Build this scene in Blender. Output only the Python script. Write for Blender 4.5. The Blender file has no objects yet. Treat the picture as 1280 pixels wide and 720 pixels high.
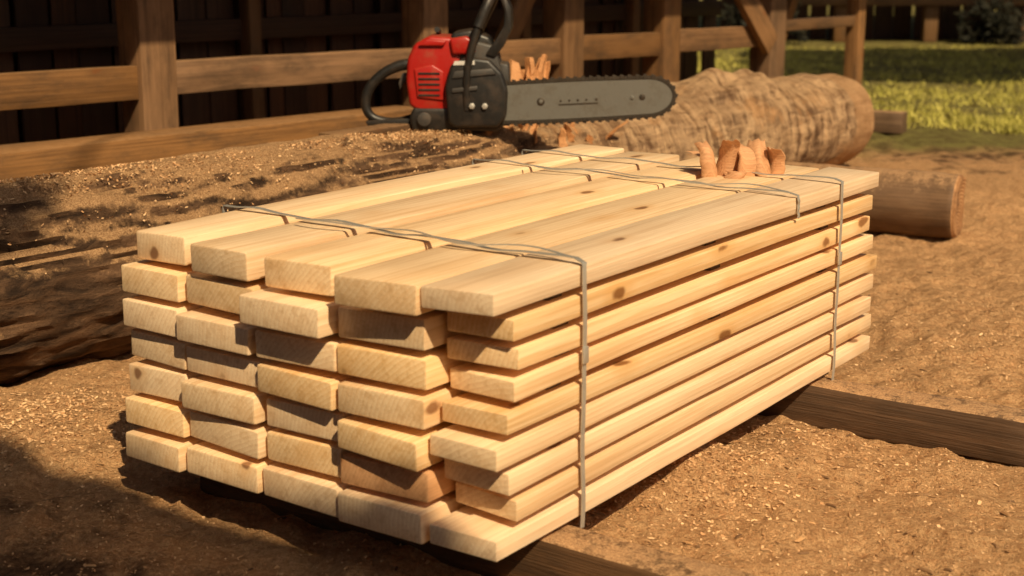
import bpy, bmesh, math, random
from mathutils import Vector, Matrix, noise as mn
R=random.Random(7)
scene=bpy.context.scene
COL=scene.collection

# ------------------------------------------------------------------ materials
class NT:
    def __init__(s,name):
        s.m=bpy.data.materials.new(name); s.m.use_nodes=True
        s.t=s.m.node_tree; s.n=s.t.nodes; s.l=s.t.links
        s.b=s.n['Principled BSDF']
    def new(s,t,**k):
        nd=s.n.new(t)
        for a,v in k.items(): setattr(nd,a,v)
        return nd
    def put(s,sock,v):
        if isinstance(v,bpy.types.NodeSocket): s.l.new(v,sock)
        elif v is not None: sock.default_value=v
    def math(s,op,a,b=None,clamp=False):
        n=s.new('ShaderNodeMath',operation=op,use_clamp=clamp); s.put(n.inputs[0],a)
        if b is not None: s.put(n.inputs[1],b)
        return n.outputs[0]
    def vmath(s,op,a,b):
        n=s.new('ShaderNodeVectorMath',operation=op); s.put(n.inputs[0],a); s.put(n.inputs[1],b)
        return n.outputs[0]
    def noise(s,vec,scale,detail=4,rough=.55,dist=0):
        n=s.new('ShaderNodeTexNoise'); s.put(n.inputs['Vector'],vec)
        n.inputs['Scale'].default_value=scale; n.inputs['Detail'].default_value=detail
        n.inputs['Roughness'].default_value=rough; n.inputs['Distortion'].default_value=dist
        return n.outputs['Fac']
    def ramp(s,f,lo,hi,smooth=True):
        n=s.new('ShaderNodeMapRange'); n.interpolation_type='SMOOTHSTEP' if smooth else 'LINEAR'
        s.put(n.inputs['Value'],f); n.inputs['From Min'].default_value=lo; n.inputs['From Max'].default_value=hi
        return n.outputs['Result']
    def mix(s,f,a,b,blend='MIX'):
        n=s.new('ShaderNodeMix',data_type='RGBA',blend_type=blend)
        s.put(n.inputs[0],f)
        for i,v in ((6,a),(7,b)):
            if isinstance(v,(tuple,list)) and len(v)==3: v=(*v,1)
            s.put(n.inputs[i],v)
        return n.outputs[2]
    def bump(s,h,strength=.5,dist=.01,prev=None):
        n=s.new('ShaderNodeBump'); s.put(n.inputs['Height'],h)
        n.inputs['Strength'].default_value=strength; n.inputs['Distance'].default_value=dist
        if prev is not None: s.l.new(prev,n.inputs['Normal'])
        return n.outputs['Normal']
    def obj(s): return s.new('ShaderNodeTexCoord').outputs['Object']
    def pos(s): return s.new('ShaderNodeNewGeometry').outputs['Position']
    def upz(s):
        g=s.new('ShaderNodeNewGeometry'); q=s.new('ShaderNodeSeparateXYZ'); s.l.new(g.outputs['Normal'],q.inputs[0]); return q.outputs[2]
    def island(s): return s.new('ShaderNodeNewGeometry').outputs['Random Per Island']
    def out(s,col,rough=.6,normal=None,metal=0,spec=.3):
        s.put(s.b.inputs['Base Color'],col if not(isinstance(col,tuple) and len(col)==3) else (*col,1))
        s.put(s.b.inputs['Roughness'],rough); s.b.inputs['Metallic'].default_value=metal
        s.b.inputs['Specular IOR Level'].default_value=spec
        if normal is not None: s.l.new(normal,s.b.inputs['Normal'])
        return s.m

def wood(name,light,dark,knot=(.20,.08,.03),ring=42,rough=.6,var=.25,dirt=0.0,knots=True,bumpd=.0012,contrast=.5,dust=0.0,ksz=1.0,grain=.65):
    t=NT(name); o=t.obj(); rnd=t.new('ShaderNodeObjectInfo').outputs['Random']
    cx=t.new('ShaderNodeCombineXYZ')
    t.put(cx.inputs[0],t.math('MULTIPLY',rnd,37.0)); t.put(cx.inputs[1],t.math('MULTIPLY',rnd,.35)); t.put(cx.inputs[2],t.math('MULTIPLY',t.math('FRACT',t.math('MULTIPLY',rnd,7.3)),.3))
    v=t.vmath('ADD',o,cx.outputs[0])
    vs=t.vmath('MULTIPLY',v,(.10,1,1))
    w=t.new('ShaderNodeTexWave',wave_type='RINGS',rings_direction='X',wave_profile='SAW'); t.l.new(vs,w.inputs['Vector'])
    w.inputs['Scale'].default_value=ring; w.inputs['Distortion'].default_value=7; w.inputs['Detail'].default_value=3
    w.inputs['Detail Scale'].default_value=.25; w.inputs['Detail Roughness'].default_value=.6
    fib=t.noise(t.vmath('MULTIPLY',v,(5,230,230)),1,4,.65)
    mid=t.noise(t.vmath('MULTIPLY',v,(1.6,55,55)),1,4,.6)
    low=t.noise(t.vmath('MULTIPLY',v,(1.6,12,12)),1,4,.65)
    c=t.mix(t.math('MULTIPLY',w.outputs['Fac'],contrast),light,dark)
    c=t.mix(t.math('MULTIPLY',t.ramp(low,.42,.72),.5),c,dark)
    c=t.mix(t.math('MULTIPLY',t.ramp(mid,.48,.70),grain),c,tuple(x*.84 for x in dark))
    c=t.mix(t.math('MULTIPLY',t.ramp(fib,.45,.8),.45),c,tuple(x*.68 for x in dark))
    hgt=t.math('ADD',fib,t.math('MULTIPLY',w.outputs['Fac'],.35))
    if knots:
        vo=t.new('ShaderNodeTexVoronoi',feature='F1'); nd=t.new('ShaderNodeTexNoise'); t.l.new(v,nd.inputs['Vector']); nd.inputs['Scale'].default_value=22
        kv=t.vmath('ADD',t.vmath('MULTIPLY',v,(3.8,8,8)),t.vmath('MULTIPLY',nd.outputs['Color'],(.14,.14,.14)))
        t.l.new(kv,vo.inputs['Vector']); vo.inputs['Scale'].default_value=1
        d=vo.outputs['Distance']
        halo=t.math('SUBTRACT',1.0,t.ramp(d,.07,.30)); core=t.math('SUBTRACT',1.0,t.ramp(d,.06*ksz,.12*ksz))
        c=t.mix(t.math('MULTIPLY',halo,.6),c,dark); c=t.mix(t.math('MULTIPLY',core,.85),c,knot)
    hs=t.new('ShaderNodeHueSaturation'); t.l.new(c,hs.inputs['Color'])
    t.put(hs.inputs['Value'],t.math('ADD',t.math('MULTIPLY',t.math('FRACT',t.math('MULTIPLY',rnd,17.7)),var),1-var*.6))
    t.put(hs.inputs['Saturation'],t.math('ADD',t.math('MULTIPLY',t.math('FRACT',t.math('MULTIPLY',rnd,5.1)),.25),.88))
    c=hs.outputs['Color']
    if dirt>0:
        dn=t.noise(t.vmath('MULTIPLY',v,(3,9,9)),1,6,.7)
        c=t.mix(t.math('MULTIPLY',t.ramp(dn,.42,.7),dirt),c,(.05,.032,.02))
    nrm=t.bump(hgt,.6,bumpd)
    if dust>0:
        n2=t.noise(o,30,6,.75); n3=t.noise(o,240,3,.7)
        up=t.math('ADD',t.upz(),t.math('MULTIPLY',t.math('SUBTRACT',n2,.5),2.2))
        f=t.math('MULTIPLY',t.ramp(up,.60,1.05),dust)
        c=t.mix(f,c,t.mix(t.ramp(n3,.35,.65),(.34,.18,.085),(.64,.40,.21)))
        nrm=t.bump(t.math('MULTIPLY',n3,f),.6,.004,nrm)
    return t.out(c,rough,nrm)

M={}
M['pine']=wood('fresh_pine',(.95,.72,.46),(.74,.44,.20),var=.2,rough=.5,contrast=.5,ring=34,ksz=1.0,grain=.5)
M['pine_orange']=wood('resinous_pine',(.78,.44,.22),(.60,.29,.12),var=.2)
M['beamw']=wood('weathered_timber',(.20,.115,.058),(.12,.062,.03),ring=25,dirt=.6,var=.3,bumpd=.003,dust=.6)
M['rail']=wood('shed_timber',(.28,.145,.062),(.14,.07,.03),ring=22,dirt=.65,var=.6,bumpd=.003,dust=.3)
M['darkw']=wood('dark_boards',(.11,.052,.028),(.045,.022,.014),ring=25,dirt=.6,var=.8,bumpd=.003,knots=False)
M['skid']=wood('dirty_skid',(.17,.095,.05),(.08,.045,.024),ring=22,dirt=.75,var=.2,bumpd=.006,dust=.9)
M['split']=wood('split_wood',(.66,.34,.15),(.42,.18,.065),ring=50,var=.3,bumpd=.004,knots=False)

def simple(name,col,rough=.5,metal=0,bs=60,bst=.15,spec=.5,dirt=(.1,.07,.045),da=.4):
    t=NT(name); o=t.obj(); n=t.noise(o,bs,5,.6); d=t.noise(o,14,6,.7)
    f=t.math('MULTIPLY',t.ramp(d,.45,.72),da)
    f=t.math('MAXIMUM',f,t.math('MULTIPLY',t.ramp(t.math('ADD',t.upz(),t.math('SUBTRACT',t.noise(o,50,5,.7),.5)),.6,1.2),min(.55,da*1.6)))
    c=t.mix(f,col,dirt)
    return t.out(c,t.math('ADD',t.math('ADD',t.math('MULTIPLY',n,.3),rough-.12),t.math('MULTIPLY',f,.3)),t.bump(n,bst,.002),metal,spec)
M['red']=simple('red_plastic',(.36,.012,.008),.34,da=.28,dirt=(.22,.12,.06))
M['black']=simple('black_plastic',(.014,.013,.012),.40,da=.22,dirt=(.14,.085,.05))
M['grey']=simple('dark_grey_casting',(.04,.037,.034),.5,da=.35,dirt=(.14,.09,.055))
M['bar']=simple('bar_steel',(.19,.185,.165),.40,metal=.4,da=.55,dirt=(.10,.08,.055),bs=200)
M['chain']=simple('chain_steel',(.09,.075,.06),.4,metal=.7,da=.4)
M['steel']=simple('strap_steel',(.55,.53,.48),.42,metal=.55,da=.25,bs=120)
M['white']=simple('label_white',(.6,.58,.54),.5,da=.3)

def log_mat():
    t=NT('log_bark'); o=t.obj(); sx=t.new('ShaderNodeSeparateXYZ'); t.l.new(o,sx.inputs[0])
    n1=t.noise(t.vmath('MULTIPLY',o,(5,22,22)),1,8,.68,.6); n2=t.noise(o,45,6,.7); n3=t.noise(o,3.5,4,.6); n4=t.noise(o,260,3,.7)
    nt_=t.noise(t.vmath('MULTIPLY',o,(24,5,5)),1,7,.65,.8); n5=t.noise(t.vmath('ADD',o,(7,3,1)),4.5,5,.65)
    bark=t.mix(t.ramp(n1,.35,.68),(.034,.020,.013),(.18,.10,.055))
    old=t.mix(t.ramp(t.math('ADD',t.math('MULTIPLY',n1,.5),t.math('MULTIPLY',nt_,.5)),.38,.60),(.14,.075,.04),(.62,.41,.235))
    old=t.mix(t.math('MULTIPLY',t.ramp(n3,.48,.68),.4),old,(.25,.165,.105))
    old=t.mix(t.math('MULTIPLY',t.ramp(n5,.54,.68),.6),old,(.56,.30,.13))
    old=t.mix(t.math('MULTIPLY',t.ramp(t.math('ADD',sx.outputs[0],t.math('MULTIPLY',n3,.15)),4.80,4.86),.6),old,(.50,.28,.135))
    right=t.ramp(t.math('ADD',sx.outputs[0],t.math('MULTIPLY',n3,1.2)),2.5,3.0)
    c=t.mix(right,bark,old)
    up=t.math('ADD',t.upz(),t.math('MULTIPLY',t.math('SUBTRACT',n2,.5),1.3))
    up=t.math('ADD',up,t.math('MULTIPLY',t.math('SUBTRACT',n3,.5),1.0))
    dust=t.math('MULTIPLY',t.ramp(up,.38,.85),t.math('SUBTRACT',.92,t.math('MULTIPLY',right,.6)))
    dcol=t.mix(t.ramp(n4,.35,.65),(.26,.14,.065),(.58,.355,.18))
    c=t.mix(dust,c,dcol)
    h=t.math('ADD',n1,t.math('MULTIPLY',n2,.5)); b=t.bump(h,.9,.025); b=t.bump(t.math('MULTIPLY',nt_,right),.9,.035,b); b=t.bump(n4,.6,.005,b)
    return t.out(c,.85,b,spec=.15)
M['log']=log_mat()
def end_mat():
    t=NT('log_end_grain'); o=t.obj()
    w=t.new('ShaderNodeTexWave',wave_type='RINGS',rings_direction='X',wave_profile='SIN'); t.l.new(o,w.inputs['Vector'])
    w.inputs['Scale'].default_value=22; w.inputs['Distortion'].default_value=2.5; w.inputs['Detail'].default_value=3; w.inputs['Detail Scale'].default_value=3
    n=t.noise(o,9,6,.7); f=t.noise(o,90,4,.7)
    c=t.mix(w.outputs['Fac'],(.46,.25,.12),(.30,.15,.065)); c=t.mix(t.ramp(n,.46,.70),c,(.12,.065,.04))
    return t.out(c,.8,t.bump(t.math('ADD',f,w.outputs['Fac']),.6,.004),spec=.15)
M['end']=end_mat()

def ground_mat():
    t=NT('sawdust_ground'); p=t.pos(); s=t.new('ShaderNodeSeparateXYZ'); t.l.new(p,s.inputs[0]); X,Y=s.outputs[0],s.outputs[1]
    big=t.noise(p,1.1,5,.6); mid=t.noise(p,7,6,.7,.4); fine=t.noise(p,75,5,.75); vf=t.noise(p,330,3,.8); lump=t.noise(p,26,5,.65,.3)
    dust=t.mix(t.ramp(fine,.3,.7),(.58,.30,.135),(.86,.53,.27))
    dust=t.mix(t.math('MULTIPLY',t.ramp(vf,.50,.70),.5),dust,(.30,.135,.055))
    dust=t.mix(t.math('MULTIPLY',t.ramp(lump,.52,.75),.40),dust,(.34,.16,.07))
    dust=t.mix(t.math('MULTIPLY',t.ramp(mid,.54,.70),.35),dust,(.36,.175,.08))
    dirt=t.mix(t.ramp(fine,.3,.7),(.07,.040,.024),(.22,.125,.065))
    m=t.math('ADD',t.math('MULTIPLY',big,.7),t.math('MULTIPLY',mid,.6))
    lf_shade=t.math('ADD',t.math('MULTIPLY',X,-.28),t.math('MULTIPLY',t.math('SUBTRACT',3.0,Y),.30))  # front-left mask: shade painted in by pulling sawdust towards dirt colour
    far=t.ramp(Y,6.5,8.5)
    k=t.math('ADD',t.math('SUBTRACT',m,t.math('MULTIPLY',t.ramp(lf_shade,.2,.5),.24)),t.math('MULTIPLY',far,-.16))
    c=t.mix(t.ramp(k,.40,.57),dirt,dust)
    g=t.math('ADD',Y,t.math('ADD',t.math('MULTIPLY',big,2.2),t.math('MULTIPLY',X,.25)))
    gm=t.math('MULTIPLY',t.ramp(g,9.4,10.4),t.ramp(X,.8,1.8))
    gr=t.mix(t.ramp(mid,.35,.65),(.17,.13,.05),(.30,.27,.085))
    c=t.mix(gm,c,gr)
    h=t.math('ADD',t.math('MULTIPLY',mid,1.4),t.math('ADD',fine,t.math('MULTIPLY',vf,.3)))
    b=t.bump(h,1.0,.022); b=t.bump(lump,1.0,.030,b)
    return t.out(c,.92,b,spec=.1)
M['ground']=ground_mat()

def island_mat(name,c1,c2,rough=.7):
    t=NT(name); r=t.island(); n=t.noise(t.pos(),3,3)
    c=t.mix(r,c1,c2); c=t.mix(t.math('MULTIPLY',t.ramp(n,.35,.7),.5),c,tuple(x*.5 for x in c1))
    return t.out(c,rough,spec=.2)
M['flake']=island_mat('sawdust_flakes',(.52,.27,.12),(.90,.60,.33))
M['chips']=island_mat('bark_chips',(.12,.065,.035),(.62,.36,.17))
M['grass']=island_mat('grass_blades',(.36,.34,.06),(.66,.58,.15))
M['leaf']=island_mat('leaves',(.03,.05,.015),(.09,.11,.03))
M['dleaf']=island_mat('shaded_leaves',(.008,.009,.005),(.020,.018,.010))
def barkm():
    t=NT('tree_bark'); o=t.obj(); n=t.noise(t.vmath('MULTIPLY',o,(14,14,3)),1,7,.7)
    return t.out(t.mix(n,(.03,.02,.014),(.13,.09,.06)),.9,t.bump(n,.9,.03),spec=.1)
M['bark']=barkm()

# ------------------------------------------------------------------ mesh helpers
def mkobj(name,verts,faces,mat,parent=None,smooth=None,mats=None,fm=None):
    me=bpy.data.meshes.new(name); me.from_pydata(verts,[],faces); me.update()
    for m_ in (mats or [mat]): me.materials.append(m_)
    if fm: me.polygons.foreach_set('material_index',fm)
    if smooth is not None:
        me.polygons.foreach_set('use_smooth',[True]*len(me.polygons))
        if smooth<3.1: me.set_sharp_from_angle(angle=smooth)
    ob=bpy.data.objects.new(name,me); COL.objects.link(ob)
    if parent: ob.parent=parent
    return ob
def empty(name,loc=(0,0,0),rz=0):
    e=bpy.data.objects.new(name,None); COL.objects.link(e); e.location=loc; e.rotation_euler=(0,0,rz); e.empty_display_size=.1; return e

def board_mesh(L,W,H,bev=.003,nseg=10,wob=.001,bow=0,twist=0,endskew=0,seed=0):
    """plank along +x, y 0..W, z 0..H, chamfered, slightly warped"""
    rr=random.Random(seed); ox=rr.random()*50
    def sec(b,ins):
        y0,y1,z0,z1=ins,W-ins,ins,H-ins
        return [(y0+b,z0),(y1-b,z0),(y1-b*.3,z0+b*.3),(y1,z0+b),(y1,z1-b),(y1-b*.3,z1-b*.3),(y1-b,z1),(y0+b,z1),(y0+b*.3,z1-b*.3),(y0,z1-b),(y0,z0+b),(y0+b*.3,z0+b*.3)]
    xs=[(0,bev*.9),(bev*.3,bev*.3),(bev,0)]+[(bev+(L-2*bev)*i/nseg,0) for i in range(1,nseg)]+[(L-bev,0),(L-bev*.3,bev*.3),(L,bev*.9)]
    V=[];F=[]
    for x,ins in xs:
        a=x/L; bz=bow*math.sin(a*math.pi)
        for (y,z) in sec(bev,ins):
            yy=y+wob*mn.noise(Vector((x*2.3+ox,z*9,1))) +wob*.4*mn.noise(Vector((x*11+ox,z*30,y*4)))
            zz=z+bz+wob*mn.noise(Vector((x*2.1+ox,y*5,7)))+twist*(y/W-.5)*(a-.5)
            V.append((x+endskew*(y/W-.5)*(1-2*a),yy,zz))
    n=12
    for i in range(len(xs)-1):
        for j in range(n):
            F.append((i*n+j,i*n+(j+1)%n,(i+1)*n+(j+1)%n,(i+1)*n+j))
    F.append(tuple(reversed(range(n)))); F.append(tuple(range((len(xs)-1)*n,len(xs)*n)))
    F=[tuple(reversed(f)) for f in F]
    return V,F
def beam(name,p0,p1,W,H,mat,parent=None,bev=.004,up=(0,0,1),wob=.002,seed=None,nseg=10):
    """rectangular timber whose centre line runs p0->p1; W sideways, H along up"""
    p0=Vector(p0);p1=Vector(p1);d=p1-p0;L=d.length;x=d.normalized();u=Vector(up)
    y=u.cross(x).normalized(); z=x.cross(y)
    V,F=board_mesh(L,W,H,bev,nseg,wob,seed=seed if seed is not None else R.randrange(9999))
    V=[(a,b-W/2,c-H/2) for a,b,c in V]
    o=mkobj(name,V,F,mat,parent,smooth=.6)
    m=Matrix((x,y,z)).transposed().to_4x4(); m.translation=p0
    o.matrix_local=m
    return o

def catmull(pts,k=8):
    P=[Vector(p) for p in pts]; P=[P[0]*2-P[1]]+P+[P[-1]*2-P[-2]]; out=[]
    for i in range(1,len(P)-2):
        for j in range(k):
            t=j/k; a,b,c,d=P[i-1:i+3]
            out.append(.5*((2*b)+(c-a)*t+(2*a-5*b+4*c-d)*t*t+(3*b-a-3*c+d)*t**3))
    out.append(P[-2]); return out
def tube(name,pts,rad,mat,parent=None,k=8,n=12):
    P=catmull(pts,k) if k>1 else [Vector(p) for p in pts]
    rs=rad if isinstance(rad,list) else [rad,rad]
    V=[];F=[]; prev=None
    for i,p in enumerate(P):
        t=(P[min(i+1,len(P)-1)]-P[max(i-1,0)]).normalized()
        if prev is None:
            prev=t.cross(Vector((0,0,1)) if abs(t.z)<.9 else Vector((0,1,0))).normalized()
        a=(prev-t*prev.dot(t)).normalized(); b=t.cross(a); prev=a
        f=i/(len(P)-1)*(len(rs)-1); q=min(int(f),len(rs)-2); r=rs[q]+(rs[q+1]-rs[q])*(f-q)
        for j in range(n):
            an=2*math.pi*j/n; V.append(p+a*math.cos(an)*r+b*math.sin(an)*r)
    for i in range(len(P)-1):
        for j in range(n): F.append((i*n+j,i*n+(j+1)%n,(i+1)*n+(j+1)%n,(i+1)*n+j))
    F.append(tuple(reversed(range(n)))); F.append(tuple(range((len(P)-1)*n,len(P)*n)))
    return mkobj(name,[tuple(v) for v in V],F,mat,parent,smooth=.8)
def extr(name,prof,y0,y1,mat,parent=None,bev=.006,seg=3):
    """profile in xz extruded y0..y1 with rounded edges"""
    bm=bmesh.new(); vs=[bm.verts.new((x,y0,z)) for x,z in prof]; f=bm.faces.new(vs)
    r=bmesh.ops.extrude_face_region(bm,geom=[f]); nv=[g for g in r['geom'] if isinstance(g,bmesh.types.BMVert)]
    bmesh.ops.translate(bm,verts=nv,vec=(0,y1-y0,0)); bmesh.ops.recalc_face_normals(bm,faces=bm.faces)
    if bev>0: bmesh.ops.bevel(bm,geom=list(bm.edges),offset=bev,segments=seg,profile=.5,affect='EDGES',clamp_overlap=True)
    me=bpy.data.meshes.new(name); bm.to_mesh(me); bm.free(); me.materials.append(mat)
    me.polygons.foreach_set('use_smooth',[True]*len(me.polygons)); me.set_sharp_from_angle(angle=.6)
    o=bpy.data.objects.new(name,me); COL.objects.link(o)
    if parent:o.parent=parent
    return o
def disc(name,c,r,h,mat,parent,n=24,bev=.0015):
    return extr(name,[(c[0]+r*math.cos(2*math.pi*i/n),c[2]+r*math.sin(2*math.pi*i/n)) for i in range(n)],c[1],c[1]+h,mat,parent,bev,2)

# ------------------------------------------------------------------ ground
def mound(x,y,cx,cy,r,h):
    d=((x-cx)**2+(y-cy)**2)/(r*r); return h*math.exp(-d*1.6)
def gh(x,y):
    near=1/(1+max(0,(math.hypot(x,y-4)-7))*.3)
    z=.020*mn.noise(Vector((x*1.3,y*1.3,0)))+.024*mn.noise(Vector((x*4.7,y*4.7,3)))+.018*mn.noise(Vector((x*12,y*12,5)))+.010*mn.noise(Vector((x*25,y*25,9)))
    z=z*near-.008
    m=mound(x,y,.36,2.80,.20,.060)+mound(x,y,.62,3.0,.2,.025)+mound(x,y,-1.12,3.15,.30,.055)+mound(x,y,-.95,2.95,.16,.03)+mound(x,y,1.5,4.0,.5,.03)+mound(x,y,.95,2.45,.3,.03)+mound(x,y,2.2,4.9,.5,.04)
    return z+m*(1+.5*mn.noise(Vector((x*9,y*9,2))))
def axis(lo,hi,step,far):
    n=int(round((hi-lo)/step)); core=[lo+i*step for i in range(n+1)]
    left=[];v=lo;s=step
    while v>-far: s*=1.28; v-=s; left.append(v)
    right=[];v=hi;s=step
    while v<far: s*=1.28; v+=s; right.append(v)
    return left[::-1]+core+right
ax=axis(-1.8,3.2,.015,260); ay=axis(1.7,6.6,.015,260)
V=[(x,y,gh(x,y)) for y in ay for x in ax]; nx=len(ax)
F=[(j*nx+i,j*nx+i+1,(j+1)*nx+i+1,(j+1)*nx+i) for j in range(len(ay)-1) for i in range(nx-1)]
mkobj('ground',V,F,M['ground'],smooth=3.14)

V=[];F=[]
def flake(x,y,z,s,asp=1.0,tilt=.5):
    a=R.random()*6.283; b=R.uniform(-tilt,tilt); c=R.uniform(-tilt,tilt)
    ux=Vector((math.cos(a),math.sin(a),b)).normalized()*s*asp; uy=Vector((-math.sin(a),math.cos(a),c)).normalized()*s
    p=Vector((x,y,z)); k=len(V); h=Vector((0,0,s*.3*R.random()))
    V.extend([tuple(p-ux-uy),tuple(p+ux*R.uniform(.5,1)-uy),tuple(p+ux+uy*R.uniform(.4,1)+h),tuple(p-ux*R.uniform(.5,1)+uy+h)]); F.append((k,k+1,k+2,k+3))
for i in range(70000):
    y=1.9+6*R.random()**1.5; x=R.uniform(-.42,.46)*(y+.6)
    dn=mn.noise(Vector((x*2.2,y*2.2,11)))
    if dn<R.uniform(-.5,.3): continue
    s=R.uniform(.0008,.0020)
    if R.random()<.02: s*=2
    flake(x,y,gh(x,y)+s*.6,s,R.uniform(1,2.4))
for (cx,cy,r,n) in ((.36,2.8,.2,1800),(-1.1,3.12,.3,3000),(.62,3.0,.25,900),(1.5,4.0,.6,1500)):
    for i in range(n):
        x=R.gauss(cx,r*.6);y=R.gauss(cy,r*.6); s=R.uniform(.001,.003); flake(x,y,gh(x,y)+s*.6,s,R.uniform(1,2.6))
mkobj('sawdust',V,F,M['flake'])
V=[];F=[]
for i in range(750):
    y=1.95+6.5*R.random()**1.4; x=R.uniform(-.42,.46)*(y+.6)
    if R.random()<.25: x,y=R.gauss(.45,.25),R.gauss(2.8,.25)
    s=R.uniform(.002,.006)*(1.9 if R.random()<.06 else 1); a=R.random()*6.28; asp=R.uniform(1,2.6); z=gh(x,y)+s*.25; k=len(V)
    ca,sa=math.cos(a),math.sin(a)
    for (u,v,w_) in ((-1,-.6,0),(1,-.4,0),(.8,.6,0),(-.9,.5,0),(-.7,-.3,.5),(.6,-.2,.35),(.5,.3,.5),(-.5,.3,.35)):
        u*=s*asp*R.uniform(.8,1.2); v*=s*R.uniform(.8,1.2); V.append((x+u*ca-v*sa,y+u*sa+v*ca,z+w_*s))
    F.extend([(k,k+1,k+5,k+4),(k+1,k+2,k+6,k+5),(k+2,k+3,k+7,k+6),(k+3,k,k+4,k+7),(k+4,k+5,k+6,k+7)])
mkobj('bark_chips',V,F,M['chips'])

# ------------------------------------------------------------------ lumber stack
ZB=.09
RZ=math.radians(54.6)
st=empty('lumber_stack',(-.0265,2.160,ZB),RZ)
L0=1.61; KW=1.04
cols=[(.716,.159),(.522,.189),(.331,.186),(.1405,.186),(0,.137)]
cols=[(a*KW,b*KW) for a,b in cols]
offs={0:[.03,.01,0,.012,.02,.01,0],1:[.0,.012,-.005,.01,.0,.015,.0],2:[.0,-.03,.005,-.005,.012,.01,.0],
      3:[-.02,.0,.012,.0,-.015,.0,-.008],4:[-.01,.05,.062,.06,.035,.005,.04,.065,.0]}
topw={0:(.000,.020),1:(.006,.040),2:(.008,.034),3:(-.003,.026)}
for ci,(w0,w) in enumerate(cols):
    n=9 if ci==4 else 7; pitch=.469/n; th=pitch*(.69 if ci==4 else .80)
    for k in range(n):
        top=(k==0); z=.469-(k)*pitch-th
        if top and ci<4: wo=w0+topw[ci][0]; ww=w-topw[ci][1]
        else: ww=w-R.uniform(.001,.008); wo=w0+(R.uniform(0,.005) if ci<4 else R.uniform(0,.002))
        s=offs[ci][k]+(R.uniform(-.008,.008) if ci<4 else 0)
        V,F=board_mesh(L0-s+R.uniform(-.03,.02),ww,th*(R.uniform(.94,1.05)),R.uniform(.0025,.005) if ci<4 else .0025,14,.0026,bow=R.uniform(-.002,.003),twist=R.uniform(-.005,.005),endskew=R.uniform(-.012,.012),seed=R.randrange(9999))
        m=M['pine_orange'] if (ci,k)==(3,5) else M['pine']
        o=mkobj('board',V,F,m,st,smooth=.5); o.location=(s,wo,z+(R.uniform(-.003,.003) if top and ci<4 else 0)); o.rotation_euler=(R.uniform(-.012,.012) if ci<4 else 0,R.uniform(-.001,.001),R.uniform(-.003,.003) if not top else [-.006,.007,-.005,.006,-.002][ci])
        if z>.005:
            for sx in (.21,.78,1.32):
                gap=pitch-th
                V,F=board_mesh(.045,w-.05,gap+.004,.0015,2,.0003)
                q=mkobj('sticker',V,F,M['skid'],st,smooth=.5); q.location=(sx+R.uniform(-.02,.02),w0+.03,z-gap-.002)

def ribbon(name,pts,half,mat,parent,th=.0009):
    """flat steel band following pts; width direction = local x"""
    V=[];F=[]
    for i,p in enumerate(pts):
        p=Vector(p); a=Vector(pts[max(i-1,0)]); b=Vector(pts[min(i+1,len(pts)-1)]); t=(b-a).normalized()
        wv=Vector((1,0,0)); wv=(wv-t*wv.dot(t)).normalized(); nr=t.cross(wv)
        for sgn,tt in ((-1,-th),(1,-th),(1,th),(-1,th)): V.append(tuple(p+wv*half*sgn+nr*tt))
    for i in range(len(pts)-1):
        for j in range(4): F.append((i*4+j,i*4+(j+1)%4,(i+1)*4+(j+1)%4,(i+1)*4+j))
    F.append((3,2,1,0)); k=(len(pts)-1)*4; F.append((k,k+1,k+2,k+3))
    return mkobj(name,V,F,mat,parent,smooth=.9)
def strap_path(s,drift,z0=-.004,top=.478,right=-.0080,left=.922):
    P=[]
    for i in range(14): P.append((s+.002*math.sin(i*.9),right-.001*math.sin(i*1.3),z0+(top-.006-z0)*i/13))
    P.append((s,right+.002,top-.001))
    for i in range(1,40):
        a=i/40; P.append((s+drift*a+.007*math.sin(a*9+s*5)*(1-a),right+(left-right)*a,top+.0015+.003*math.sin(a*23)+.001*math.sin(a*51)))
    P.append((s+drift,left-.002,top))
    for i in range(14): P.append((s+drift,left,top-.006-(top-.006-z0)*i/13))
    return P
ribbon('steel_strap',strap_path(.25,.05),.0058,M['steel'],st)
ribbon('steel_strap',strap_path(1.365,.03),.0058,M['steel'],st)
ribbon('steel_strap',strap_path(1.12,.05,z0=.427),.0045,M['steel'],st)
ribbon('strap_tail',[(.258+.016*math.sin(i*.45),.02+i*.024,.482+.006*math.sin(i*.33)**2) for i in range(28)],.0025,M['steel'],st)
ribbon('strap_tail',[(1.126+.018*math.sin(i*.45),.02+i*.026,.482+.006*math.sin(i*.4)**2) for i in range(28)],.0025,M['steel'],st)
for s_,z_ in ((.25,.30),(1.365,.28)):
    V,F=board_mesh(.017,.004,.03,.0008,1,0); q=mkobj('strap_seal',V,F,M['steel'],st,smooth=.5); q.location=(s_-.0085,-.0125,z_)

U=Vector((math.cos(RZ),math.sin(RZ),0)); Wd=Vector((-U.y,U.x,0)); N0=Vector((-.0265,2.160,0))
for s_,r_,l_ in ((.20,-1.25,.88),(1.34,-.50,.92)):
    c=N0+U*s_; beam('timber_skid',c+Wd*r_+Vector((0,0,.036)),c+Wd*l_+Vector((0,0,.036)),.095,.105,M['skid'],bev=.009,wob=.007,nseg=24)

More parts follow.
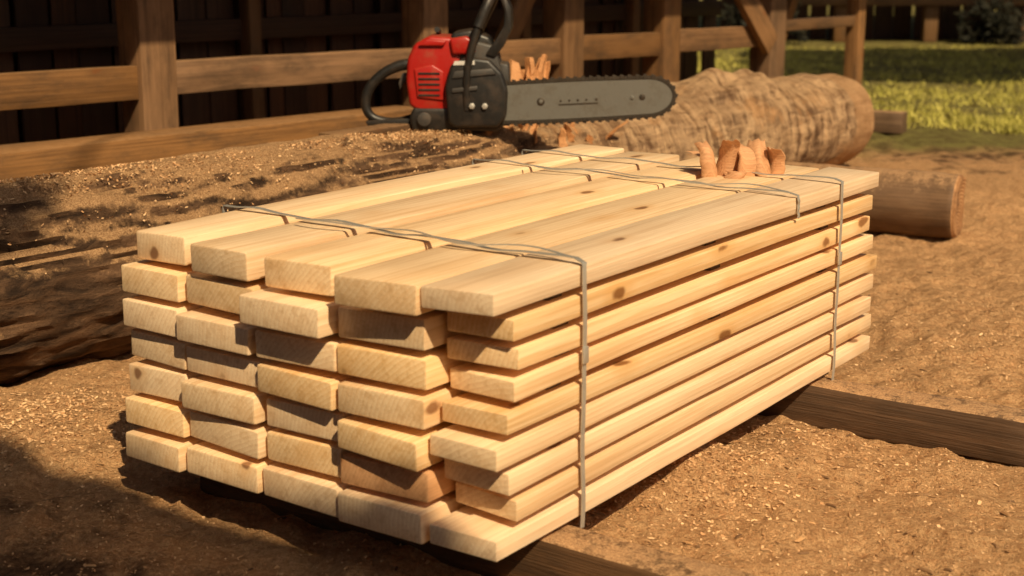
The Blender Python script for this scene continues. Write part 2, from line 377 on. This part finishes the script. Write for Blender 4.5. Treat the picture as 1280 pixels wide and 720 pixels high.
def shard(V,F,base,h,w,th,az,lean,curl,taper=.75,slope=.12,jag=0):
    n=8; k=len(V); ca,sa=math.cos(az),math.sin(az); ph=R.random()*20
    for i in range(n+1):
        t=i/n; wd=w*(1-.15*t if t<.6 else (1-.09)*(1-((t-.6)/.4)**1.8*taper))*(1+jag*mn.noise(Vector((t*4,ph,0))))
        off=lean*t+curl*t*t; z=h*t; sh=jag*w*.5*mn.noise(Vector((t*3,ph,5)))
        for (a,b) in ((-wd/2,-th/2),(0,-th*.9),(wd/2,-th/2),(wd/2,th/2),(0,th*.2),(-wd/2,th/2)):
            x=a+sh; y=off+b*(1-.4*t)+abs(a)*.45
            V.append((base[0]+x*ca-y*sa,base[1]+x*sa+y*ca,base[2]+z+slope*a*t))
    for i in range(n):
        for j in range(6): F.append((k+i*6+j,k+i*6+(j+1)%6,k+(i+1)*6+(j+1)%6,k+(i+1)*6+j))
    F.append(tuple(k+j for j in reversed(range(6)))); F.append(tuple(k+n*6+j for j in range(6)))
def shaving(V,F,base,h,w,az,cup,curl,th=.0022,tilt=0.0):
    """thin curled shaving: cupped across, rolling over at the tip, ragged edge"""
    nu,nt=8,14; ph=R.random()*30; k0=len(V); ca,sa=math.cos(az),math.sin(az)
    for side in (0,1):
        for i in range(nt+1):
            t=i/nt
            for j in range(nu+1):
                u=j/nu*2-1; ww=w*.5*(1-.25*t*t+.22*mn.noise(Vector((t*3.5,ph,u))))
                ang=curl*t*t
                z=h*t*math.cos(ang*.55); y=h*t*math.sin(ang*.55)
                x=u*ww+tilt*z; y+=cup*(u*u-.3)*w*.5+(th if side else 0)
                z+=.10*h*mn.noise(Vector((u*2.5,ph,9)))*t
                V.append((base[0]+x*ca-y*sa,base[1]+x*sa+y*ca,base[2]+z))
    m=(nt+1)*(nu+1)
    def id_(s,i,j): return k0+s*m+i*(nu+1)+j
    for i in range(nt):
        for j in range(nu):
            F.append((id_(0,i,j),id_(0,i,j+1),id_(0,i+1,j+1),id_(0,i+1,j))); F.append((id_(1,i,j),id_(1,i+1,j),id_(1,i+1,j+1),id_(1,i,j+1)))
        F.append((id_(0,i,0),id_(0,i+1,0),id_(1,i+1,0),id_(1,i,0))); F.append((id_(0,i,nu),id_(1,i,nu),id_(1,i+1,nu),id_(0,i+1,nu)))
    for j in range(nu):
        F.append((id_(0,nt,j),id_(0,nt,j+1),id_(1,nt,j+1),id_(1,nt,j))); F.append((id_(0,0,j),id_(1,0,j),id_(1,0,j+1),id_(0,0,j+1)))
V=[];F=[]
for (x,y,h,w,az,cup,cu,ti) in ((.485,3.40,.090,.042,.5,.7,.7,-.06),(.520,3.42,.100,.056,-.2,.6,-.7,.12),(.560,3.40,.085,.048,.5,-.6,1.0,.2),(.603,3.42,.092,.056,-.1,.8,.8,-.12),(.640,3.45,.080,.046,-.6,.6,-.9,.12),(.50,3.48,.07,.06,1.5,.7,1.5,0),(.57,3.49,.07,.055,2.6,.7,1.2,0),(.62,3.50,.06,.05,.9,.5,1.6,.1),(.54,3.37,.030,.05,.2,.8,1.9,.3)):
    shaving(V,F,(x,y,.556),h,w,az,cup,cu,.006,ti)
mkobj('wood_shavings',V,F,M['split'],smooth=.9)

# ------------------------------------------------------------------ big log
ld=Vector((.6184,.786,0)).normalized(); la=math.atan2(ld.y,ld.x)
def make_log(name,start,ang,s0,s1,r,zc,mats,ns=480,na=130,kind='big'):
    V=[];F=[];fm=[]
    for i in range(ns+1):
        s=s0+(s1-s0)*i/ns
        for j in range(na):
            a=2*math.pi*j/na; cy,cz=math.cos(a),math.sin(a)
            rr=r
            if kind=='big':
                q=min(1,max(0,(s-2.2)/.5)); e_=1-min(1,max(0,(s-4.72)/.06))*.8
                rr+=.012*mn.noise(Vector((s*.9,cy*1.5,cz*1.5)))+.008*mn.noise(Vector((s*3,cy*3,cz*3+4)))*(1-.5*q)
                rd=1-abs(mn.noise(Vector((s*3.0,cy*7,cz*7+9))))*2
                rr+=.018*(rd-.4)*(1-.75*q)*e_
                rr+=.007*mn.noise(Vector((s*16,cy*11,cz*11)))*(1-.5*q)*e_
                if q>0:
                    ph=s*22+2.2*cy+3*mn.noise(Vector((s*1.5,cy*2,cz*2)))
                    rr+=q*.010*math.sin(ph)*(.6+.9*mn.noise(Vector((s*4,cy*3,2))))*e_
                up=max(0,cz)**2; e=abs((s-3.75)/.42)
                if e<1: rr+=up*.075*(1-e**4)*(.75+.8*mn.noise(Vector((s*5,cy*4,3))))
                if s>4.74: rr-=.010
                if s>s1-.05: rr-=.02*((s-(s1-.05))/.05)**2
            else:
                rr+=.006*mn.noise(Vector((s*3,cy*2,cz*2)))+.004*mn.noise(Vector((s*14,cy*9,cz*9)))
            y,z=cy*rr,cz*rr
            if kind=='big' and 1.45<s<2.25:
                lim=.232
                if z>lim: z=lim+(z-lim)*.15+.006*mn.noise(Vector((s*20,y*20,1)))
            V.append((s,y,z))
    for i in range(ns):
        for j in range(na):
            F.append((i*na+j,(i+1)*na+j,(i+1)*na+(j+1)%na,i*na+(j+1)%na)); fm.append(0)
    for e,i0,sg in ((s1,ns*na,1),(s0,0,-1)):
        prev=[i0+j for j in range(na)]; nr=12
        for q in range(1,nr):
            f=1-q/nr; cur=[]
            for j in range(na):
                v=V[i0+j]; y,z=v[1]*f,v[2]*f
                cur.append(len(V)); V.append((e+sg*(.012*mn.noise(Vector((y*12,z*12,e)))+.01),y,z))
            for j in range(na):
                fc=(prev[j],prev[(j+1)%na],cur[(j+1)%na],cur[j]); F.append(fc if sg<0 else fc[::-1]); fm.append(1)
            prev=cur
        F.append(tuple(prev) if sg>0 else tuple(reversed(prev))); fm.append(1)
    o=mkobj(name,V,F,None,smooth=.9,mats=mats,fm=fm)
    bm=bmesh.new(); bm.from_mesh(o.data); bmesh.ops.recalc_face_normals(bm,faces=bm.faces); bm.to_mesh(o.data); bm.free()
    o.location=(start[0],start[1],zc); o.rotation_euler=(0,0,ang); return o
make_log('felled_log',(-1.38,3.61),la,-2.6,5.013,.250,.245,[M['log'],M['end']])
make_log('short_log',(1.70,5.53),math.atan2(-.47,.88),-1.1,.06,.130,.125,[M['beamw'],M['end']],ns=60,na=48,kind='s')

V=[];F=[]
for i in range(14000):
    s=R.uniform(-1.5,2.6); a=R.gauss(math.pi/2,.5)
    r=.260; p=Vector((-1.38,3.61,.245))+ld*s+Vector((-ld.y,ld.x,0))*math.cos(a)*r+Vector((0,0,math.sin(a)*r))
    if 1.45<s<2.25: p.z=min(p.z,.485)
    flake(p.x,p.y,p.z,R.uniform(.001,.0026),R.uniform(1,2.5),.9)
mkobj('log_sawdust',V,F,M['flake'])
V=[];F=[]
for i in range(34):
    s=R.uniform(1.9,2.6); off=R.uniform(-.20,.02)
    p=Vector((-1.38,3.61,0))+ld*s+Vector((-ld.y,ld.x,0))*off; z=.245+math.sqrt(max(.001,.25**2-off*off))-.02
    shard(V,F,(p.x,p.y,min(z,.47)),R.uniform(.03,.09),R.uniform(.02,.06),.009,R.random()*6,R.uniform(-.06,.06),R.uniform(-.05,.05),.6,R.uniform(-.6,.6),.5)
for i in range(12):
    shard(V,F,(.075+R.uniform(-.06,.07),5.47+R.uniform(-.05,.05),.45),R.uniform(.15,.27),R.uniform(.04,.08),.025,R.random()*6,R.uniform(-.05,.05),R.uniform(-.03,.03),.45,R.uniform(-.9,.9),.8)
mkobj('wood_splinters',V,F,M['split'],smooth=.7)

# ------------------------------------------------------------------ chainsaw
cs=empty('chainsaw',(-.175,5.10,.478),math.radians(-2))
extr('engine_housing',[(-.185,.09),(-.195,.17),(-.19,.25),(-.165,.305),(-.11,.335),(-.03,.33),(.0,.30),(.0,.06),(-.13,.055)],-.095,.10,M['red'],cs,.016,4)
extr('housing_rib',[(-.15,.30),(-.12,.322),(-.05,.318),(-.06,.30)],-.108,-.09,M['red'],cs,.005)
extr('top_cover',[(-.03,.27),(-.04,.325),(.02,.335),(.055,.31),(.05,.27)],-.112,-.06,M['red'],cs,.01)
extr('air_vent_panel',[(-.155,.12),(-.165,.22),(-.10,.235),(-.06,.21),(-.06,.11)],-.103,-.09,M['red'],cs,.005)
for i in range(5):
    extr('vent_slot',[(-.15,.125+i*.019),(-.15,.132+i*.019),(-.075,.132+i*.019),(-.075,.125+i*.019)],-.106,-.101,M['black'],cs,.001,1)
extr('tank_base',[(-.175,.0),(-.185,.05),(-.17,.085),(.14,.085),(.155,.03),(.13,.0)],-.10,.10,M['black'],cs,.012,3)
extr('engine_block',[(-.02,.06),(-.02,.30),(.02,.325),(.12,.30),(.14,.22),(.14,.06)],-.09,.095,M['grey'],cs,.01,3)
extr('cylinder_cover',[(-.05,.305),(-.03,.345),(.03,.355),(.10,.33),(.115,.29),(-.04,.28)],-.08,.08,M['black'],cs,.012,3)
extr('clutch_cover',[(-.045,.035),(-.055,.16),(-.035,.235),(.02,.265),(.10,.255),(.145,.21),(.165,.15),(.16,.055),(.13,.02),(-.02,.018)],-.135,-.088,M['black'],cs,.013,4)
extr('cover_rib',[(-.03,.19),(-.02,.215),(.11,.225),(.125,.205)],-.141,-.13,M['grey'],cs,.003,2)
extr('cover_rib',[(-.03,.14),(-.03,.155),(.06,.165),(.06,.15)],-.141,-.13,M['grey'],cs,.003,2)
for x_ in (.04,.085): disc('bar_nut',(x_,-.147,.095),.011,.014,M['steel'],cs,6)
disc('fuel_cap',(-.13,-.117,.045),.024,.02,M['grey'],cs); disc('oil_cap',(-.02,-.112,.05),.018,.014,M['grey'],cs)
disc('starter_cover',(-.04,.095,.17),.085,.03,M['red'],cs,32,.006)
extr('muffler',[(.13,.14),(.13,.24),(.165,.235),(.17,.15)],-.07,.07,M['grey'],cs,.008,2)
extr('bumper_spikes',[(.15,.02),(.15,.17),(.175,.17),(.165,.15),(.185,.135),(.165,.12),(.185,.1),(.165,.085),(.185,.065),(.165,.05),(.18,.03)],-.098,-.092,M['chain'],cs,.001,1)
tube('front_handle',[(.02,-.125,.08),(.025,-.135,.22),(.06,-.135,.36),(.10,-.115,.455),(.125,-.05,.50),(.13,.05,.50),(.10,.125,.44),(.04,.14,.30),(.02,.125,.10)],.0145,M['black'],cs)
tube('handle_sleeve',[(.062,-.137,.365),(.10,-.117,.455),(.125,-.05,.502),(.13,.05,.502)],.019,M['black'],cs)
extr('hand_guard',[(.085,.27),(.12,.26),(.15,.30),(.178,.36),(.175,.43),(.155,.47),(.135,.47),(.152,.42),(.15,.37),(.12,.32)],-.10,.08,M['black'],cs,.006,2)
tube('rear_handle',[(-.15,-.01,.225),(-.21,-.01,.228),(-.28,-.01,.20),(-.335,-.01,.145),(-.35,-.01,.085),(-.325,-.01,.04),(-.25,-.01,.022),(-.16,-.01,.035)],[.022,.02,.018,.018,.017,.016,.018,.024],M['black'],cs)
extr('rear_hand_plate',[(-.34,.012),(-.35,.03),(-.20,.04),(-.15,.06),(-.15,.01)],-.045,.03,M['black'],cs,.006,2)
extr('throttle_trigger',[(-.23,.165),(-.215,.20),(-.20,.20),(-.205,.17),(-.225,.14)],-.018,-.002,M['grey'],cs,.003,2)
tube('starter_grip',[(-.09,.06,.34),(-.09,-.01,.352)],.01,M['black'],cs,k=3)
extr('label_plate',[(-.025,.235),(-.02,.25),(.05,.252),(.05,.237)],-.139,-.1335,M['white'],cs,.001,1)
be=bpy.data.objects.new('bar_assembly',None); COL.objects.link(be); be.parent=cs; be.location=(.08,-.10,.098); be.rotation_euler=(0,math.radians(-2.8),0)
bl=.665; hw=.060
def contour(off):
    P=[]
    n=22
    for i in range(n+1): a=i/n; P.append((a*(bl-.09),-(hw+off)-.004*math.sin(a*math.pi)))
    for i in range(1,24):
        an=-math.pi/2+math.pi*i/24; P.append((bl-.09+(.085+off)*math.cos(an),(hw+off)*math.sin(an)))
    for i in range(n+1): a=1-i/n; P.append((a*(bl-.09),(hw+off)+.004*math.sin(a*math.pi)))
    return P
extr('guide_bar',contour(0),-.003,.003,M['bar'],be,.0008,1)
extr('bar_groove',contour(.0035),-.0018,.0018,M['chain'],be,0)
V=[];F=[]
C=contour(.008); seg=[(Vector((C[i][0],0,C[i][1])),Vector((C[i+1][0],0,C[i+1][1]))) for i in range(len(C)-1)]
tot=sum((b-a).length for a,b in seg)
def cpt(d):
    for a,b in seg:
        l=(b-a).length
        if d<=l: t=(b-a).normalized(); return a+t*d,t
        d-=l
    return seg[-1][1],(seg[-1][1]-seg[-1][0]).normalized()
def boxat(p,t,l0,l1,h0,h1,h2,y0,y1):
    nrm=Vector((t.z,0,-t.x)); k=len(V)
    for y in (y0,y1):
        for (l,h) in ((l0,h0),(l1,h0),(l1,h2),(l0,h1)):
            q=p+t*l+nrm*h; V.append((q.x,y,q.z))
    F.extend([(k,k+1,k+2,k+3),(k+7,k+6,k+5,k+4),(k,k+4,k+5,k+1),(k+1,k+5,k+6,k+2),(k+2,k+6,k+7,k+3),(k+3,k+7,k+4,k)])
d=0;i=0
while d<tot:
    p,t=cpt(d); sd=1 if (i//2)%2 else -1
    boxat(p,t,-.0085,.0085,-.006,.003,.003,-.0048,-.0022); boxat(p,t,-.0085,.0085,-.006,.003,.003,.0022,.0048)
    if i%2==0:
        boxat(p,t,-.008,.006,.002,.008,.0125,-.0048 if sd<0 else -.001,.001 if sd<0 else .0048); boxat(p,t,.0065,.011,.002,.007,.004,-.002,.002)
    else: boxat(p,t,-.004,.004,-.004,.006,.005,-.002,.002)
    d+=.0135;i+=1
mkobj('saw_chain',V,F,M['chain'],be)
for (x_,r_) in ((.20,.014),(.20,.007),(.27,.004),(.30,.004),(.33,.0045),(.36,.004),(.395,.005),(.52,.007),(.555,.011)):
    disc('bar_rivet',(x_,-.0045 if r_!=.007 else -.006,.0),r_,.002,M['chain'] if r_!=.007 else M['bar'],be,20,.0003)
extr('bar_print',[(.262,-.017),(.262,-.011),(.40,-.011),(.40,-.017)],-.0036,-.0028,M['chain'],be,0)

# ------------------------------------------------------------------ timbers behind log
tb=empty('squared_timber')
d42=Vector((.669,.743,0)).normalized(); pb=Vector((-1.70,4.68,0))+Vector((-.743,.669,0))*.10
beam('timber_upper',pb-d42*2.2+Vector((0,0,.335)),pb+d42*2.0+Vector((0,0,.335)),.20,.22,M['rail'],tb,bev=.008,wob=.008)
beam('timber_lower',pb-d42*2.2+Vector((.02,0,.11)),pb+d42*2.3+Vector((.02,0,.11)),.22,.22,M['beamw'],tb,bev=.008,wob=.006)
beam('sawn_plank',(-.62,4.78,.487),(-.15,5.38,.492),.10,.022,M['rail'],None,wob=.002)
beam('timber_block',(1.75,9.35,.07),(2.48,8.95,.07),.13,.13,M['beamw'],None)

# ------------------------------------------------------------------ shed
sh=empty('timber_shed')
fd=Vector((.656,.755,0)).normalized(); fn=Vector((.755,-.656,0)).normalized()
F0=Vector((-1.43,5.62,0))
def fp(X): return F0+fd*((X-F0.x)/fd.x)
postX=[-5.2,-4.0,-2.75,-1.43,-.41,.27,.86,1.63]
for X in postX:
    p=fp(X); beam('post',p+Vector((0,0,-.05)),p+Vector((0,0,2.45)),.165 if X<1 else .19,.15,M['rail'],sh,up=fn,bev=.006,wob=.006)
p=fp(2.39); beam('post',p,p+Vector((0,0,2.45)),.10,.10,M['rail'],sh,up=fn,bev=.006)
for a,b in zip(postX[:-1],postX[1:]):
    A=fp(a)+fd*.086; B=fp(b)-fd*.086
    beam('rail',A+fn*.02+Vector((0,0,.615)),B+fn*.02+Vector((0,0,.605)),.07,.13,M['rail'],sh,wob=.006)
    beam('rail',A+Vector((0,0,.12)),B+Vector((0,0,.12)),.07,.12,M['beamw'],sh,wob=.003)
A=fp(1.63)+fd*.1; B=fp(2.39)-fd*.06
beam('rail',A+Vector((0,0,.66)),B+Vector((0,0,.66)),.06,.07,M['rail'],sh)
def brace2(X0,z0,X1,z1,w=.11,out=-.02):
    a=fp(X0)+fn*out+Vector((0,0,z0)); b=fp(X1)+fn*out+Vector((0,0,z1)); beam('brace',a,b,.05,w,M['rail'],sh,up=fn.cross((b-a).normalized()),wob=.003)
brace2(.0,.64,.45,1.65,.12,-.06)
brace2(1.55,.55,1.0,1.35,.15,.09)
brace2(1.72,.50,2.1,1.5,.08,-.02)
x=-6.0
while x<1.95:
    w=R.uniform(.10,.17); p=fp(x)-fn*(.75+R.uniform(0,.03))
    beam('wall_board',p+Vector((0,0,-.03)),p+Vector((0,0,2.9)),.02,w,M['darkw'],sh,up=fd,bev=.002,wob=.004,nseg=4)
    x+=(w+R.choice([.006,.012,.03,.05]))*fd.x
for X in (-2.2,-1.1,-.75,-.05,.55,1.25):
    p=fp(X)-fn*.65; beam('stud',p,p+Vector((0,0,2.7)),.07,.08,M['beamw'],sh,up=fn)
for z in (.75,1.5): beam('back_rail',fp(-6)-fn*.69+Vector((0,0,z)),fp(1.95)-fn*.69+Vector((0,0,z)),.04,.10,M['darkw'],sh)
beam('wall_plate',fp(-6)+Vector((0,0,2.52)),fp(2.5)+Vector((0,0,2.52)),.14,.14,M['beamw'],sh)
SHADE_OV=1.50  # eave overhang, out of view, lengthened to shade the posts and boards
a=fp(-6.5)+fn*SHADE_OV+Vector((0,0,2.35)); b=fp(2.0)+fn*SHADE_OV+Vector((0,0,2.35)); c=fp(2.0)-fn*2.6+Vector((0,0,3.5)); d=fp(-6.5)-fn*2.6+Vector((0,0,3.5)); up_=Vector((0,0,.05))
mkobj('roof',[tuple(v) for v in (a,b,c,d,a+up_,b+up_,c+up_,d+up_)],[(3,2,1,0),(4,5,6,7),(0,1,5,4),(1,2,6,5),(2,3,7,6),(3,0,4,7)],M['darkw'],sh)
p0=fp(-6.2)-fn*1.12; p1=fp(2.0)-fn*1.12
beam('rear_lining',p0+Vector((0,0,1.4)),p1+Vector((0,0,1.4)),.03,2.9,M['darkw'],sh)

# ------------------------------------------------------------------ far barn + shrubs
bn=empty('barn')
x=3.0
while x<15:
    w=R.uniform(.18,.28); beam('barn_board',(x,20+R.uniform(0,.03),-.05),(x,20,3.2),.03,w,M['darkw'],bn,up=(1,0,0),nseg=3); x+=w+.012
for x in (4.4,5.6,6.9,8.2,9.6,11): beam('barn_post',(x,19.3,0),(x,19.3,2.9),.18,.16,M['beamw'],bn,up=(0,1,0))
beam('barn_rail',(3.6,19.2,.55),(12,19.2,.55),.05,.14,M['beamw'],bn)
mkobj('barn_roof',[(2.5,16.9,2.8),(15.5,16.9,2.8),(15.5,24,5),(2.5,24,5),(2.5,16.9,2.9),(15.5,16.9,2.9),(15.5,24,5.1),(2.5,24,5.1)],[(3,2,1,0),(4,5,6,7),(0,1,5,4),(1,2,6,5),(2,3,7,6),(3,0,4,7)],M['darkw'],bn)

def leaves(clumps,size,V,F,thr=-.12):
    for (c,r,n) in clumps:
        for i in range(n):
            v=Vector((R.gauss(0,1),R.gauss(0,1),R.gauss(0,1))).normalized()*r*R.random()**.45; v.z*=.75
            p=Vector(c)+v
            if mn.noise(p*2.2)<thr: continue
            a=Vector((R.gauss(0,1),R.gauss(0,1),R.gauss(0,1))).normalized(); b=a.orthogonal().normalized(); s=size*R.uniform(.6,1.4); k=len(V)
            V.extend([tuple(p-a*s),tuple(p+b*s*.45),tuple(p+a*s),tuple(p-b*s*.45)]); F.append((k,k+1,k+2,k+3))
def tree(name,base,top,clumps,size=.06,r=.14,thr=-.12):
    e=empty(name); b=Vector(base);t=Vector(top)
    tube('trunk',[b,b.lerp(t,.35)+Vector((.06,.04,0)),b.lerp(t,.7)+Vector((-.05,.05,0)),t],[r*1.3,r,r*.8,r*.5],M['bark'],e)
    for (c,rr,n) in clumps:
        s=b.lerp(t,R.uniform(.6,.95)); c=Vector(c)
        tube('limb',[s,s.lerp(c,.5)+Vector((0,0,.12)),c,c+(c-s)*.3],[r*.4,r*.28,r*.16,r*.05],M['bark'],e,k=5,n=8)
    V=[];F=[]; leaves(clumps,size,V,F,thr); mkobj('foliage',V,F,M['leaf'],e)
tree('added_shade_tree',(-1.6,-2.6,0),(-.5,-1.9,5.0),[((.30,-1.0,5.45),.42,800),((.0,-1.35,5.4),.5,1000),((.42,-.55,5.6),.35,350),((-.5,-1.6,5.6),.7,1200)])  # unseen tree added behind the camera; crown placed to shade the log's left
cl=[]
for (ex,ey,rr) in ((3.0,13.9,.7),(3.9,13.7,.8),(5.0,13.9,.9),(6.1,13.8,.9),(3.3,15.0,.9),(4.6,15.1,1.0),(6.0,15.1,1.1),(3.6,16.4,1.0),(5.0,16.6,1.1),(6.6,16.6,1.2),(7.4,15.2,1.1)):
    z=R.uniform(5.0,5.8); cl.append(((ex+z*.3805,ey-z*.925,z),rr,1700))
tree('added_shade_tree',(9.0,10.2,0),(8.2,10.2,4.8),cl,size=.13,r=.22,thr=-.4)  # unseen tree added right of frame; clumps placed to shade the far grass
V=[];F=[]
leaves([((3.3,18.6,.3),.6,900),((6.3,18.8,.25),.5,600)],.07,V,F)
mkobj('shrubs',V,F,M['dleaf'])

V=[];F=[]
cnt=0
while cnt<34000:
    Y=8.2+10*R.random()**1.6; X=R.uniform(1.5,.45*Y+1.2)
    nn=mn.noise(Vector((X*.9,Y*.9,3)))
    if Y+X*.25+2.2*nn<9.5 or nn+mn.noise(Vector((X*4,Y*4,0)))*.8<R.uniform(-.5,.35): cnt+=.3; continue
    if X<1.9 and Y<9.4: cnt+=.3; continue
    h=R.uniform(.02,.055); a=R.random()*6.28; w=.006; z=gh(X,Y); k=len(V)
    lx,ly=R.gauss(0,.7)*h,R.gauss(0,.7)*h
    V.extend([(X-w*math.cos(a),Y-w*math.sin(a),z-.005),(X+w*math.cos(a),Y+w*math.sin(a),z-.005),(X+lx,Y+ly,z+h)]); F.append((k,k+1,k+2)); cnt+=1
mkobj('grass',V,F,M['grass'])

# unseen tall plank wall, added behind the camera to shade the foreground left
pw=empty('added_shade_wall')
a=Vector((-1.15,-.27,0)); b=Vector((1.79,-2.18,0)); dd=(b-a).normalized(); L=(b-a).length; x=0
while x<L:
    w=R.uniform(.14,.2); p=a+dd*x; beam('wall_board',p,p+Vector((0,0,4.80+R.uniform(-.07,.07))),.025,w,M['beamw'],pw,up=dd,nseg=3); x+=w*.995
beam('shade_wall_rail',a+Vector((-.03,-.05,1.5)),b+Vector((-.03,-.05,1.5)),.05,.1,M['beamw'],pw)

# ------------------------------------------------------------------ light
el=math.radians(45); az=Vector((.38,-.925)).normalized()
ts=Vector((az.x*math.cos(el),az.y*math.cos(el),math.sin(el)))
ld_=bpy.data.lights.new('sun','SUN'); ld_.energy=5; ld_.angle=math.radians(.5); ld_.color=(1,.79,.49)
so=bpy.data.objects.new('sun',ld_); COL.objects.link(so); so.rotation_euler=ts.to_track_quat('Z','Y').to_euler(); so.location=(2,-5,8)
w=bpy.data.worlds.new('World'); scene.world=w; w.use_nodes=True; nt=w.node_tree
sk=nt.nodes.new('ShaderNodeTexSky'); sk.sky_type='NISHITA'; sk.sun_disc=False; sk.sun_elevation=el; sk.sun_rotation=math.atan2(az.x,az.y); sk.dust_density=8; sk.ozone_density=.2
bg=nt.nodes['Background']; nt.links.new(sk.outputs[0],bg.inputs[0]); bg.inputs[1].default_value=.038

# ------------------------------------------------------------------ camera
cd=bpy.data.cameras.new('camera'); cam=bpy.data.objects.new('camera',cd); COL.objects.link(cam)
cam.location=(0,0,1.07); cam.rotation_euler=(math.radians(90-13.04),0,0)
cd.sensor_width=36; cd.lens=49.8; cd.clip_end=1000; cd.clip_start=.05
cd.dof.use_dof=True; cd.dof.focus_distance=3.2; cd.dof.aperture_fstop=4.0
scene.camera=cam
scene.view_settings.view_transform='Standard'; scene.view_settings.look='None'; scene.view_settings.exposure=0
